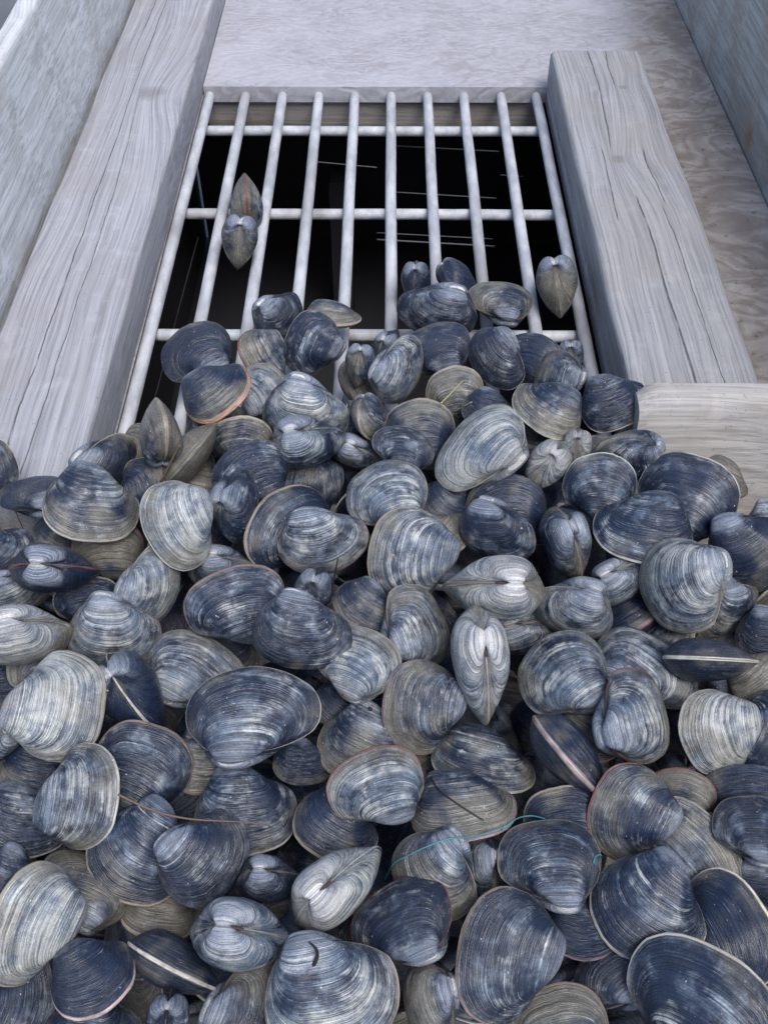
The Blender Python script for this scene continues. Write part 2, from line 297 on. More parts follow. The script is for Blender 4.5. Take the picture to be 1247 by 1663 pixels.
# x, y (photo pixels of the clam's middle), apparent longest side in px, A, E, R, mirror, layer, tone, rim, label
# A: turn of the beak in the view, E: beak leans towards (+) / away from (-) the viewer, R: roll about the beak axis
CLAMS = [
(400,325,88,178,-35,88,1,2,'m','r','grey clam standing on edge high between the second and third bars, red seam line'),
(392,391,94,3,30,88,1,3,'m','n','small clam wedged beaks up just below the red-seamed one between the bars'),
(901,466,100,-6,22,88,1,3,'b','n','lone heart-shaped tan clam wedged point down between the last two bars'),
(674,458,74,0,30,86,1,1,'d','n','dark heart-shaped clam at the farthest tip of the heap, on the seventh bar'),
(742,458,80,-30,-25,70,1,0,'d','n','little dark clam peeking out between the two farthest clams of the heap'),
(812,492,106,192,42,0,1,1,'m','t','flat-lying clam with blue eye-like beak at the far right tip of the heap'),
(708,506,132,12,28,0,-1,2,'s','n','broad blue-white clam with beak at top, behind the plum-rimmed one'),
(704,566,120,172,18,8,1,3,'d','p','dark blue clam with plum rim arching over its top, near the far tip'),
(806,582,112,52,0,-12,1,4,'s','w','round slate clam with cream rim on its left, right of the plum-rimmed one'),
(642,601,118,-62,34,5,1,4,'l','t','round pale blue clam with pinkish back fold, left of the plum-rimmed one'),
(868,586,106,205,-10,10,1,2,'d','n','dark clam tucked behind the right side of the cream-rimmed slate clam'),
(924,582,66,0,30,88,1,1,'m','n','small grey heart-shaped clam against the last bar, beside the right plank'),
(910,617,98,112,30,5,1,3,'m','t','grey clam with white whorl and tan right end under the small heart'),
(888,667,120,25,-42,5,-1,4,'m','w','slate clam lying flat with a long cream edge running down to the right'),
(997,656,112,-14,-22,4,1,3,'s','w','finely ringed slate clam leaning on the end of the right cross board'),
(738,640,96,178,-12,0,1,2,'m','t','grey-green ringed clam with yellow straw lying over it'),
(795,668,96,20,-18,0,1,2,'d','n','dark ringed clam just right of the yellow straw'),
(585,594,72,5,25,84,1,2,'m','n','small clam with upright seam at left of the round pale blue clam'),
(628,566,72,0,40,60,1,2,'d','n','small dark beak peeking above the round pale blue clam'),
(578,628,82,-10,-20,70,1,1,'b','p','brown-purple clam in shade under the small upright one, beside a bar'),
(450,518,98,-22,30,28,1,3,'s','n','blue two-lobed clam at the left tip of the heap, above the gold-rimmed round one'),
(540,509,94,2,-66,0,1,2,'m','t','slim clam seen edge-on pointing right across the fifth bar'),
(509,558,110,122,6,0,1,5,'s','t','round clam with gold rim and white whorls, against the fifth bar'),
(320,572,122,152,34,0,1,4,'d','n','large dark oval clam farthest left, over the lowest visible crossbar'),
(428,581,98,62,-42,0,1,3,'m','r','clam with bright red rim down its left side, left of the gold-rimmed round one'),
(351,638,120,-36,-42,0,1,5,'d','c','dark clam with a broad copper and cream band along its lower edge'),
(434,636,102,-118,4,18,1,4,'l','n','pale green-grey domed clam right of the copper-banded one'),
(497,668,140,15,26,0,1,4,'l','n','large pale blue clam with a torn dark beak near the middle bars'),
(500,718,126,-12,62,0,1,6,'l','n','grey-white clam lying hinge up on top of the large pale blue one'),
(580,734,92,22,72,0,1,4,'m','n','clam with dark slit hinge in a gap right of the hinge-up grey-white one'),
(655,731,104,200,24,0,1,6,'s','w','small round blue clam with pearly beak at lower left, in the heap centre'),
(680,702,120,182,-2,0,1,4,'d','t','ringed clam rising like a halo behind the small round blue one'),
(599,680,78,0,-22,60,1,3,'m','t','small ribbed clam standing up with tan ridge left of the haloed one'),
(781,727,168,138,36,0,1,7,'w','w','large whitish clam with white swirl near its right end, centre of the heap'),
(888,755,104,35,40,86,1,6,'w','n','clam with two glossy cream beaks and wrinkled grey flank'),
(935,730,72,2,32,86,1,4,'w','n','small tan clam with white twin beaks behind the glossy cream-beaked one'),
(866,697,98,30,-15,0,1,3,'d','t','dark streaky clam between the large whitish one and the long cream edge'),
(1020,746,118,84,12,44,1,4,'m','n','dark-backed clam with pale lower band under the end of the cross board'),
(973,790,118,190,-5,0,1,5,'s','w','round dark clam with greenish rim, below the pale-banded one'),
(1117,808,156,212,-2,0,1,6,'s','w','large blue-banded clam with thin white rim, in front of the cross board'),
(1170,774,92,30,-60,0,1,3,'b','r','brown clam edge jammed between the blue-banded clam and the cross board'),
(1043,857,154,8,-40,0,-1,8,'s','w','wide clam with bold cream lower edge overlapping the large blue-banded one'),
(978,846,88,-20,62,0,1,4,'s','n','small blue beaks peeking out behind the bold cream-edged clam'),
(915,885,128,72,68,0,1,7,'m','b','clam with rust tip at top and slit hinge running down its middle'),
(1216,900,142,-18,2,0,1,5,'d','n','big dark clam at right photo edge below the cross board'),
(1114,951,156,80,14,0,1,8,'l','t','tall oval pale-blue clam with slit along its right side, right side of the heap'),
(1181,988,124,18,26,52,1,6,'m','w','dark clam with pale rim low on its right, beside the tall oval one'),
(1015,944,120,-30,62,0,1,7,'l','t','winged clam with two blue beak eyes pointing up right, under the bold cream edge'),
(930,989,132,14,46,0,-1,7,'l','n','grey clam with fan wrinkles and blue beak at right, above the big ringed circle'),
(802,952,168,2,80,0,-1,8,'w','n','whitish clam pointing left with its hinge slit level, heap centre'),
(1030,1006,118,-32,-72,0,1,5,'d','p','dark clam edge with reddish seam under the winged clam'),
(1085,1042,92,-60,-45,0,1,4,'m','t','small clam corner with upright pale seam below the tall oval one'),
(1152,1075,146,0,-92,0,1,7,'d','W','black-green clam seen edge-on with a level white seam line'),
(806,862,126,4,14,-24,1,8,'s','n','round blue clam with a slit on its left side, above the whitish left-pointing one'),
(820,832,134,180,-12,0,1,5,'d','n','dark clam whose rim arches above the round blue slit-sided one'),
(667,904,162,106,-6,0,1,7,'l','t','large clam with bold upright stripes and tan lower left edge'),
(526,880,150,-8,4,0,1,9,'l','p','triangular clam with beak at top and pink right rim, stick standing at its foot'),
(474,856,150,150,-10,-28,1,6,'s','t','dark blue clam arched behind the left of the pink-rimmed triangular one'),
(503,792,118,88,-22,0,1,4,'m','p','flat grey clam with reddish left edge above the dark blue arched one'),
(628,806,136,168,28,0,1,7,'l','n','oval clam with creamy beak at bottom, above the boldly striped one'),
(407,762,130,160,-8,0,1,6,'s','n','bright blue clam with dark centre streaks, left of centre'),
(392,722,104,182,-35,0,1,4,'m','t','clam edge showing above the bright blue dark-streaked one'),
(380,822,122,-32,42,44,1,7,'s','n','clam with two bright little beaks at top left and long blue body'),
(288,853,150,72,-12,0,1,8,'w','w','large clam with cream rim and row of dark notched stripes, left side'),
(149,816,150,14,-30,0,1,7,'m','w','wide triangular grey clam with olive lower rim, by the end of the left plank'),
(168,756,120,-46,34,0,1,5,'d','t','brown-blue clam with round beak resting against the left plank end'),
(260,700,112,182,-30,78,1,6,'m','t','upright clam with pale vertical seam beside the first bar'),
(230,728,82,-90,0,0,1,5,'b','t','small tan-rimmed clam leaning left of the upright pale-seamed one'),
(350,686,100,-22,56,0,1,4,'m','n','clam with dark split hinge under the copper-banded one'),
(305,735,128,-50,-86,0,1,5,'b','n','slim brown clam slanting up right with a thin twig across it'),
(237,789,94,-100,-8,0,1,5,'d','t','small clam with dark and light bars, right of the wide triangular one'),
(57,806,106,172,48,0,1,5,'d','n','dark clam with brown hinge slit near the left photo edge, upper heap'),
(-6,758,94,-100,-5,0,1,5,'s','w','clam cut by left photo edge resting on the left plank'),
(104,872,100,30,-25,0,1,3,'d','n','dim clam in shade below the wide triangular one'),
(176,893,116,182,-30,0,1,4,'b','r','brown clam with reddish upper edge in shade under the cream-rimmed notched one'),
(90,921,142,4,80,0,1,6,'d','r','black-blue clam lying hinge up with level reddish seam, left side'),
(4,905,104,-30,0,0,1,4,'s','n','dark blue clam cut by left edge, left of the black hinge-up one'),
(22,964,112,-10,40,0,1,5,'l','t','pale scuffed clam beaks at left edge below the black hinge-up one'),
(240,950,134,-72,14,0,1,7,'l','w','smooth silvery clam with white beak at left, left of the tan-rimmed big one'),
(382,978,164,170,-12,0,1,7,'s','b','big clam with tan-pink arched rim and pale squiggle on its face'),
(365,922,116,5,55,0,1,5,'m','n','blue beaks showing above the arched tan-pink rim'),
(492,1026,162,14,4,0,1,9,'s','n','big round blue clam with clear pale rings, thin stick behind its beak'),
(510,966,94,12,40,80,1,6,'s','n','two smooth blue beaks behind the thin upright stick'),
(592,986,112,40,-25,0,1,3,'d','n','dusky ridged clam in the gap right of the upright stick'),
(578,1078,148,212,2,18,1,7,'w','t','clam with bright white wavy ridges, right of the big round blue one'),
(674,1016,142,-108,34,0,1,7,'l','t','clam with blue whorl and white lower lip, left of the pale pointed one'),
(777,1079,190,84,78,0,1,10,'w','t','pale pointed clam standing hinge forward with brown tip at top, heap centre'),
(858,1027,134,-12,66,0,1,6,'l','t','wrinkled clam with level slit between the pale pointed one and the ringed circle'),
(915,1093,150,148,10,0,1,9,'l','n','big circular ringed clam with its beak at lower right, right of the pale pointed one'),
(1046,1088,170,206,42,0,-1,7,'l','n','long clam slanting down right with blue beak at its left end'),
(1027,1162,158,-98,38,0,1,9,'l','r','upright oval clam with red upper corner and pearly beak at left'),
(924,1232,172,48,-84,0,1,8,'d','P','dark clam seen edge-on with broad pinkish-white seam slanting down right'),
(1164,1190,144,84,-30,0,1,8,'w','w','clam with white upright stripes and blue blotches, right side'),
(1236,1196,152,-60,-5,0,1,6,'s','w','blue clam cut by right edge beside the white-striped one'),
(1232,1102,114,-40,-35,0,1,5,'b','t','brown wrinkled clam at right edge below the level white seam'),
(1248,1035,104,10,0,0,1,4,'d','n','dark clam sliver at right edge right of the level white seam'),
(413,1163,216,176,22,0,-1,10,'s','w','largest clam of all, oval with fine rings closing towards its lower edge'),
(322,1087,166,205,24,0,-1,8,'l','w','blue-grey clam with white lower beak, above left of the largest one'),
(211,1120,150,-40,32,80,1,8,'d','W','clam with straight cream seam slanting down right and white beak pair'),
(93,1146,176,-72,-12,0,1,8,'w','t','big rugged clam with heavy white and brown ridges, left side'),
(83,1082,132,182,0,0,1,6,'m','w','ringed clam with cream upper rim behind the rugged ridged one'),
(186,1030,148,8,12,0,1,7,'l','b','silvery clam with brown right corner above the straight cream seam'),
(44,1030,152,-4,58,0,1,7,'w','n','white wrinkled clam at left edge with its slit at top'),
(142,975,102,178,-15,0,1,4,'d','t','small dark ringed rim behind the silvery brown-cornered clam'),
(-8,1196,98,60,40,80,1,6,'l','t','pair of pale beaks at left edge beside the rugged ridged clam'),
(62,1256,134,18,-30,0,1,4,'d','p','shaded dark clam with purple lower edge under the rugged ridged one'),
(131,1292,162,-80,-38,0,1,9,'l','w','tall oval silver-blue clam tilted with pale right rim, left side'),
(234,1246,158,214,-8,0,1,7,'s','b','navy clam with brown top rim and white specks'),
(340,1231,128,8,-12,0,1,6,'m','p','plain grey heart-shaped clam with purple lower left rim, under the largest one'),
(400,1313,164,2,-20,0,1,8,'s','w','blue clam with level rings and thin white lower rim below the largest one'),
(32,1332,150,18,-18,0,1,6,'s','W','dark-ringed clam at left edge with purple-white lower rim'),
(228,1380,168,42,-4,0,1,7,'s','t','large dark-banded clam with beak crusted black, partly under its round neighbour'),
(327,1393,154,-44,2,0,1,9,'s','n','round evenly ringed blue clam with notch at upper left, lower left of the heap'),
(440,1426,112,4,66,0,1,5,'d','n','dark clam with two gleaming white beak tips, in a gap at lower left'),
(548,1440,178,-40,78,0,1,9,'w','n','cream and blue clam lying hinge up with brown ligament slanting up right'),
(395,1509,176,10,80,0,1,9,'l','n','pale blue clam with two bright beaks at left and point at right, bottom'),
(545,1336,142,38,-20,0,1,5,'d','t','dark-topped clam with tan striped lower side, left of the red-topped one'),
(492,1236,98,10,-10,0,1,3,'d','n','very dark clam deep in the gap below the largest one'),
(592,1206,154,28,-22,0,1,6,'m','t','clam with tan lower corner hidden behind the red-topped one'),
(609,1273,160,166,-4,0,1,9,'l','r','tall pale clam with red and white band at its upper left rim'),
(686,1148,152,104,-12,0,1,9,'m','p','round clam with black upper half and plum left rim'),
(785,1230,170,14,-50,0,1,7,'m','w','streaked clam lying flat below the pale pointed one'),
(753,1314,174,-6,-52,0,1,7,'m','p','wide striped clam crossed by a dark twig, pink lower rim'),
(915,1332,132,178,-10,0,1,5,'d','t','shaded clam behind the left of the rust-edged one, right of centre'),
(1027,1319,156,118,-14,0,1,9,'m','r','tall clam with rust left edge and diagonal ribs'),
(1108,1286,102,192,-22,0,1,6,'m','r','small clam with wine-red upper rim behind the rust-edged ribbed one'),
(1122,1388,172,-126,-8,0,1,7,'l','w','wide grey clam with pale right rim behind the yellow-lipped one'),
(1212,1292,134,178,-25,0,1,5,'d','n','shaded ringed clam at right edge under the blue clam'),
(1222,1350,128,184,22,0,1,7,'s','t','clam with deep blue eye-like beak at right edge'),
(1236,1428,114,10,50,0,1,5,'d','n','dark rough beak pair at right edge below the eye-like one'),
(891,1407,166,182,24,0,1,9,'s','t','large clam with bright blue concentric rings, teal thread over its top'),
(704,1420,152,52,28,0,1,7,'m','t','two-toned clam with white beak tip at right, teal thread across it'),
(650,1494,176,168,10,18,1,10,'s','r','tall navy clam with red right rim and pearly beak at the bottom'),
(787,1415,118,88,62,0,1,6,'m','n','slim clam with upright slit in the gap right of the teal thread'),
(540,1622,220,-6,2,0,1,9,'l','t','huge clam with beak at top cut by the bottom edge, curved black stick on it'),
(825,1549,198,110,-12,0,1,10,'s','b','very large navy clam with rust and cream upper left rim, bottom'),
(1050,1470,182,44,-8,0,1,10,'s','y','large blue clam with wide yellowish lip down its left side'),
(1184,1510,172,-112,-14,0,1,8,'d','y','dark clam with pale yellow right lip, lower right'),
(1142,1642,226,-148,-6,0,1,11,'s','y','huge clam with pale yellow upper lip in the bottom right corner'),
(946,1508,124,4,-20,0,1,6,'d','p','dark striped clam with purple edge under the bright concentric one'),
(994,1585,128,150,28,0,1,7,'d','n','dark clam with fine rings and thick lower lip, left of the huge corner one'),
(908,1672,160,172,-6,0,1,8,'m','b','brown-rimmed clam cut by the bottom edge, right of centre'),
(700,1632,124,80,36,0,1,6,'m','n','wrinkled clam with slit at its right, near the bottom centre'),
(776,1612,122,2,-22,0,1,5,'m','w','clam rim peeking under the very large navy one'),
(62,1498,186,118,-30,0,1,9,'w','t','big pale striped clam at the left edge near the bottom'),
(141,1446,158,-146,34,0,1,6,'b','n','brown wrinkled clam with dark slit behind the big pale striped one'),
(14,1424,104,30,0,0,1,5,'s','t','small blue clam corner at left edge above the big pale striped one'),
(258,1477,122,18,-45,0,1,5,'b','t','tan clam flank under the round evenly ringed one'),
(283,1570,172,30,-84,0,1,8,'d','W','black chipped clam with cream stripes along its seam, bottom left'),
(152,1583,138,-20,-28,0,1,7,'d','P','navy clam with purple and white lower rim, bottom left'),
(20,1630,156,-68,0,0,1,7,'s','n','smooth grey-blue clam in the bottom left corner'),
(10,1552,102,0,-20,0,1,4,'d','n','dark clam sliver at left edge under the big pale striped one'),
(276,1664,104,2,40,84,1,6,'s','n','small blue heart-shaped beaks at the bottom edge, left'),
(396,1640,162,-62,28,0,1,8,'m','t','ribbed clam with slit on its left, bottom edge beside the huge beak-up one'),
(150,1684,156,10,0,0,1,5,'d','n','almost black clam along the bottom edge, left'),
(492,1532,124,20,-10,0,1,4,'d','n','dark clam in the gap above the huge beak-up one'),
(1236,1604,110,0,-20,0,1,5,'d','t','dark clam sliver at right edge above the huge corner one'),
(318,776,84,20,-40,0,1,4,'b','w','small tan triangular clam corner with white edge by the bright twin beaks'),
(560,1142,104,30,-20,0,1,4,'d','n','dark clam under the crossed thin twigs'),
(722,828,112,40,-20,0,1,3,'d','n','dark clam in the shade below the large whitish swirl clam'),
(722,872,92,-30,-30,0,1,4,'b','t','small brown clam edge right of the boldly striped one'),
(1256,850,84,0,0,0,1,6,'l','n','pale clam sliver at right edge touching the cross board'),
(419,690,84,40,-20,0,1,3,'m','n','small dim clam between the copper-banded and large pale blue ones'),
(570,690,80,100,0,0,1,2,'m','n','small grey clam behind the tiny mussel'),
(700,1238,100,150,-20,0,1,4,'m','t','small clam edge showing right of the red and white banded one'),
(955,1185,110,30,-30,0,1,4,'b','t','tan clam edge under the big circular ringed one'),
(1110,1180,100,60,10,0,1,3,'d','n','dark clam in the gap left of the white-striped one'),
]

# ------------------------------------------------------------------ setting
GREY = (.40, .40, .425)
Z_PLY = .012
def board(name, x0, x1, y0, y1, z0, z1, mat, parent=None, bev=.004, seg=2, rough=.0012, nlen=60, tilt=None, seed=0):
    """a sawn board, edges eased and slightly uneven; origin at its own middle"""
    cx, cy, cz = (x0 + x1) / 2, (y0 + y1) / 2, (z0 + z1) / 2
    ax = max(((x1 - x0), 0), ((y1 - y0), 1))[1]           # long axis
    hx, hy, hz = (x1 - x0) / 2, (y1 - y0) / 2, (z1 - z0) / 2
    ha, hb = (hy, hz) if ax == 0 else (hx, hz)
    prof = []
    for sx, sz, a0 in ((1, 1, 0), (-1, 1, 90), (-1, -1, 180), (1, -1, 270)):
        for k in range(seg + 2):
            a = math.radians(a0 + 90 * k / (seg + 1))
            prof.append((sx * (ha - bev) + bev * math.cos(a), sz * (hb - bev) + bev * math.sin(a)))
    # subdivide the flats so that edges can wander
    n = len(prof); L = hx if ax == 0 else hy
    V, F = [], []
    for i in range(nlen + 1):
        t = -L + 2 * L * i / nlen
        e = 1.0
        for j, (p, q) in enumerate(prof):
            nz = mnoise.noise(Vector((t * 9, p * 30 + seed, q * 30))) * rough
            pp, qq = p * (1 + 0), q
            pp += nz * (1 if p > 0 else -1); qq += nz * .7 * (1 if q > 0 else -1)
            if i in (0, nlen):
                pp *= .985; qq *= .97
            V.append((t, pp, qq) if ax == 0 else (pp, t, qq))
    for i in range(nlen):
        for j in range(n):
            a, b = i * n + j, i * n + (j + 1) % n
            f = (a, b, b + n, a + n)
            F.append(f if ax == 1 else f[::-1])
    F.append(tuple(range(n)) if ax == 0 else tuple(range(n))[::-1])
    F.append(tuple(nlen * n + k for k in range(n))[::-1] if ax == 0 else tuple(nlen * n + k for k in range(n)))
    o = mesh_obj(name, V, F, mat, parent)
    o.location = (cx, cy, cz)
    import bmesh
    bm = bmesh.new(); bm.from_mesh(o.data); bmesh.ops.recalc_face_normals(bm, faces=bm.faces); bm.to_mesh(o.data); bm.free()
    o.data.polygons.foreach_set('use_smooth', [True] * len(o.data.polygons))
    o.data.set_sharp_from_angle(angle=math.radians(40))
    return o

m_left = wood('weathered_plank_grey', (.35, .36, .395), (.27, .25, .25), seed=2.0, dirt=.4,
              cracks=((-.010, -.95, .8, .8), (.010, -.95, -.15, .55), (-.03, .0, .5, .5)),
              knots=((.004, .12, .016), (.012, -.17, .035)), bumpk=.6)
m_right = wood('weathered_plank_tan', (.33, .335, .35), (.30, .27, .24), seed=7.0, dirt=.4,
               cracks=((.0, -.47, .02, 1.1), (-.012, .10, .47, .8), (.012, .25, .47, .8), (.026, -.40, .0, .5), (-.03, -.05, .12, .8), (.03, -.02, .12, .6)),
               knots=((-.012, .085, .018), (.02, .26, .010)), bumpk=.7)
m_wall = wood('scuffed_wall_wood', (.58, .60, .62), (.33, .30, .26), seed=11.0, rings=2.5, dirt=.35, bumpk=.4)
def wall_spot(px, py):
    d = ray(px, py); k = .446 / d[0]; p = CAM + d * k; return p
_sp = wall_spot(1216, 222)
m_wallr = wood('mossy_wall_wood', (.42, .43, .42), (.24, .185, .14), seed=15.0, rings=2.5, dirt=.6, bumpk=.4,
               spots=((_sp[1] - 1.05, _sp[2] - .09, .022, (.28, .13, .05)),))
m_block = wood('pale_block_wood', (.46, .445, .43), (.22, .18, .14), axis='X', seed=21.0, rings=1.5, dirt=.5, bumpk=.45)
m_beam = wood('old_beam_wood', (.30, .28, .26), (.16, .14, .11), axis='X', seed=25.0, dirt=.5)

XL0, XL1 = -.3695, -.255
XR0, XR1 = .2156, .335
lp = board('wooden_plank', XL0, XL1, .535, 2.25, .0005, .058, m_left, bev=.005, seed=1)
tag(lp, 'long grey weathered plank with a running crack along the left of the grate', 'plank')
rp = board('wooden_plank', XR0, XR1, .609, 1.337, .0135, .062, m_right, bev=.0075, seg=3, rough=.0018, seed=5)
tag(rp, 'short thick cracked grey plank with knots lying right of the grate', 'plank')
lw = board('side_wall', -.4025, -.3785, -.2, 2.3, -.16, .212, m_wall, bev=.006, seed=9)
tag(lw, 'pale scuffed wooden side wall standing left of the long plank', 'wall')
rw = board('side_wall', .446, .472, -.2, 2.3, -.16, .34, m_wallr, bev=.006, seed=12)
tag(rw, 'grey-green wooden side wall at the right with an orange stain', 'wall')
# cross board: front leans a little towards the heap
def prism(name, prof, x0, x1, mat, nlen=30, rough=.001):
    V, F = [], []; n = len(prof)
    xc = (x0 + x1) / 2; yc = sum(p[0] for p in prof) / n; zc = sum(p[1] for p in prof) / n
    for i in range(nlen + 1):
        x = x0 + (x1 - x0) * i / nlen
        for (y, z) in prof:
            nz = mnoise.noise(Vector((x * 12, y * 30, z * 30))) * rough
            k = .90 if i in (0, nlen) else .975 if i in (1, nlen - 1) else 1
            V.append((x - xc, (y - yc) * k + nz, (z - zc) * k + nz))
    for i in range(nlen):
        for j in range(n):
            a, b = i * n + j, i * n + (j + 1) % n
            F.append((a, b, b + n, a + n))
    F.append(tuple(range(n))[::-1]); F.append(tuple(nlen * n + k for k in range(n)))
    o = mesh_obj(name, V, F, mat); o.location = (xc, yc, zc)
    import bmesh
    bm = bmesh.new(); bm.from_mesh(o.data); bmesh.ops.recalc_face_normals(bm, faces=bm.faces); bm.to_mesh(o.data); bm.free()
    o.data.polygons.foreach_set('use_smooth', [True] * len(o.data.polygons))
    o.data.set_sharp_from_angle(angle=math.radians(40))
    return o
cb = prism('cross_board', [(.634, .064), (.634, .094), (.631, .099), (.625, .1005), (.613, .0995), (.607, .0965), (.6035, .091), (.602, .084), (.556, -.02), (.545, -.06), (.5455, -.16), (.5465, -.16), (.5465, -.06), (.606, .0), (.606, .064)], .2085, .4445, m_block)
tag(cb, 'pale wooden cross board butting over the near end of the right plank', 'board')

# plywood floor sheet beyond and right of the opening, built as an L
m_ply = ply('squiggly_plywood')
YH = at_z((345 + 880) / 2, 141, Z_PLY)[1]
def slab(name, boxes, mat):
    V, F = [], []
    for (x0, x1, y0, y1, z0, z1) in boxes:
        b = len(V)
        V += [(x0, y0, z0), (x1, y0, z0), (x1, y1, z0), (x0, y1, z0), (x0, y0, z1), (x1, y0, z1), (x1, y1, z1), (x0, y1, z1)]
        F += [tuple(b + i for i in f) for f in ((0, 3, 2, 1), (4, 5, 6, 7), (0, 1, 5, 4), (1, 2, 6, 5), (2, 3, 7, 6), (3, 0, 4, 7))]
    return mesh_obj(name, V, F, mat)
def ell(z0, z1):
    return [(x, y, z) for z in (z0, z1) for (x, y) in ((.2166, .610), (.4445, .610), (.4445, 2.28), (-.254, 2.28), (-.254, YH), (.2166, YH))]
pf = mesh_obj('floor', ell(-.010, Z_PLY), [(6, 7, 8, 9, 10, 11), (5, 4, 3, 2, 1, 0)] + [(i, (i + 1) % 6, (i + 1) % 6 + 6, i + 6) for i in range(6)], m_ply)
us = slab('side_floor', [(-.364, -.2552, .56, 2.28, -.04, -.001)], m_ply); tag(us, kind='structure')
tag(pf, kind='structure')
fb = board('header_beam', -.254, .2145, YH + .006, YH + .05, -.052, -.0105, m_beam, bev=.002)
tag(fb, 'dark recessed beam under the far edge of the floor where the bars end', 'beam')
# bearer boards that carry the sides of the grate
m_pit = simple('pit_painted_shade', (.02, .02, .024), .6, nscale=20)  # near-black colour paints in the darkness of the void below the grate
ground = simple('dark_ground', (.10, .105, .12), .8, nscale=6, var=.4)
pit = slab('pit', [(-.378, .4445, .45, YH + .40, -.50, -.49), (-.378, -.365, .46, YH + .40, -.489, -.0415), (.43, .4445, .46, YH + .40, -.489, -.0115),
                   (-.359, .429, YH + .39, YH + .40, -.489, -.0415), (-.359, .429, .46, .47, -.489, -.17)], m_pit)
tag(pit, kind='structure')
binf = slab('bin_floor', [(-.372, .444, -.2, .545, -.165, -.150)], m_beam); tag(binf, kind='structure')
gr = slab('ground', [(-30, 30, -30, 30, -.62, -.60)], ground); tag(gr, kind='structure')

# ------------------------------------------------------------------ grate
RB = .0067
def rod(name, p0, p1, r, mat, parent, n=14, seg=40, jit=.00025, seed=0):
    p0, p1 = Vector(p0), Vector(p1); d = (p1 - p0); L = d.length; d.normalize()
    a = d.orthogonal().normalized(); b = d.cross(a)
    V, F = [], []
    stops = [(0, .55), (.0025 / L, .9), (.006 / L, 1)] + [(k / seg, 1) for k in range(1, seg)] + [(1 - .006 / L, 1), (1 - .0025 / L, .9), (1, .55)]
    for t, k in stops:
        c = p0 + (p1 - p0) * t
        c = c + a * mnoise.noise(Vector((t * L * 6, seed, 1))) * .0009
        for j in range(n):
            an = 2 * math.pi * j / n
            rr = r * k + mnoise.noise(Vector((math.cos(an) * 1.5, math.sin(an) * 1.5, t * L * 60 + seed * 9))) * jit
            V.append(c + (a * math.cos(an) + b * math.sin(an)) * rr)
    m = len(stops)
    for i in range(m - 1):
        for j in range(n):
            F.append((i * n + j, i * n + (j + 1) % n, (i + 1) * n + (j + 1) % n, (i + 1) * n + j))
    F.append(tuple(range(n))[::-1]); F.append(tuple((m - 1) * n + j for j in range(n)))
    return mesh_obj(name, V, F, mat, parent, True)
grate = empty('metal_grate', (-.0215, .95, 0))
tag(grate, 'galvanised grate of ten round bars running away between the two planks', 'grate')
XB = []
far_px = [345, 403, 463, 522, 580, 639, 698, 757, 817, 874]
for i, px in enumerate(far_px):
    x = -.0215 + (i - 4.5) * .05
    k = (px - 635) / 1174.0; xf = k * CAMH / .6587
    xn = x
    XB.append((xf, xn))
    o = rod('bar', (xf + .0215, YH + .001 - .95, 0), (xn + .0215, .50 - .95, 0), RB, M_GALV, grate, seed=i)
for j, py in enumerate((213, 348, 545)):
    y = at_z(600, py, -.012)[1]
    rod('crossbar', (-.247 + .0215, y - .95, -.0122), (.204 + .0215, y - .95, -.0122), .0066, M_GALV, grate, seed=20 + j)
rod('crossbar', (-.247 + .0215, .60 - .95, -.0122), (.204 + .0215, .60 - .95, -.0122), .0066, M_GALV, grate, seed=29)

# faint things deep in the pit
m_rail = simple('pale_cord', (.10, .11, .12), .6)
def thin(name, p0, p1, r, mat, label, cat, group=None, sag=0, n=6, seg=10, bend=None):
    p0, p1 = Vector(p0), Vector(p1); pts = []
    for i in range(seg + 1):
        t = i / seg; c = p0.lerp(p1, t); c.z -= sag * 4 * t * (1 - t)
        if bend is not None: c += Vector(bend) * math.sin(math.pi * t)
        pts.append(c)
    return tube(name, pts, r, mat, label, cat, group, n)
def tube(name, pts, r, mat, label, cat, group=None, n=6):
    org = pts[len(pts) // 2].copy(); V, F = [], []
    for i, c in enumerate(pts):
        d = (pts[min(i + 1, len(pts) - 1)] - pts[max(i - 1, 0)]).normalized()
        a = d.cross(Vector((0.13, .2, 1))).normalized(); b = d.cross(a)
        rr = r(i / (len(pts) - 1)) if callable(r) else r
        for j in range(n):
            an = 2 * math.pi * j / n
            V.append(c - org + (a * math.cos(an) + b * math.sin(an)) * rr)
    for i in range(len(pts) - 1):
        for j in range(n):
            F.append((i * n + j, i * n + (j + 1) % n, (i + 1) * n + (j + 1) % n, (i + 1) * n + j))
    F.append(tuple(range(n))[::-1]); F.append(tuple((len(pts) - 1) * n + j for j in range(n)))
    o = mesh_obj(name, V, F, mat, None, True); o.location = org
    tag(o, label, cat, group); return o
def pitpt(px, py, z): return Vector(at_z(px, py, z))
for k, (a, b, zz, lab) in enumerate([
    ((628, 236), (810, 246), -.10, 'upper faint pale rod lying level in the dark far part of the pit'),
    ((505, 262), (612, 272), -.11, 'faint short pale rod in the dark pit behind the fourth and fifth bars'),
    ((612, 378), (800, 388), -.19, 'thin faint rod in the dark pit, upper of the two below the middle crossbar'),
    ((612, 389), (803, 400), -.19, 'brighter pale rod in the dark pit, lower of the two below the middle crossbar'),
    ((640, 312), (806, 322), -.14, 'faint rod in the dark pit just above the middle crossbar'),
    ((812, 284), (850, 287), -.13, 'tiny faint rod in the dark pit between the last two bars')]):
    thin('rod', pitpt(*a, zz), pitpt(*b, zz), (.0012, .0009, .0008, .0013, .0009, .0008)[k], m_rail, lab, 'rod')
thin('rod', pitpt(322, 385, -.25), pitpt(240, 690, -.25), .0012, simple('dull_cord', (.05, .05, .055), .6), 'faint long rod slanting down the pit beside the first bar', 'rod')
mbx = simple('pit_block', (.022, .022, .026), .5)
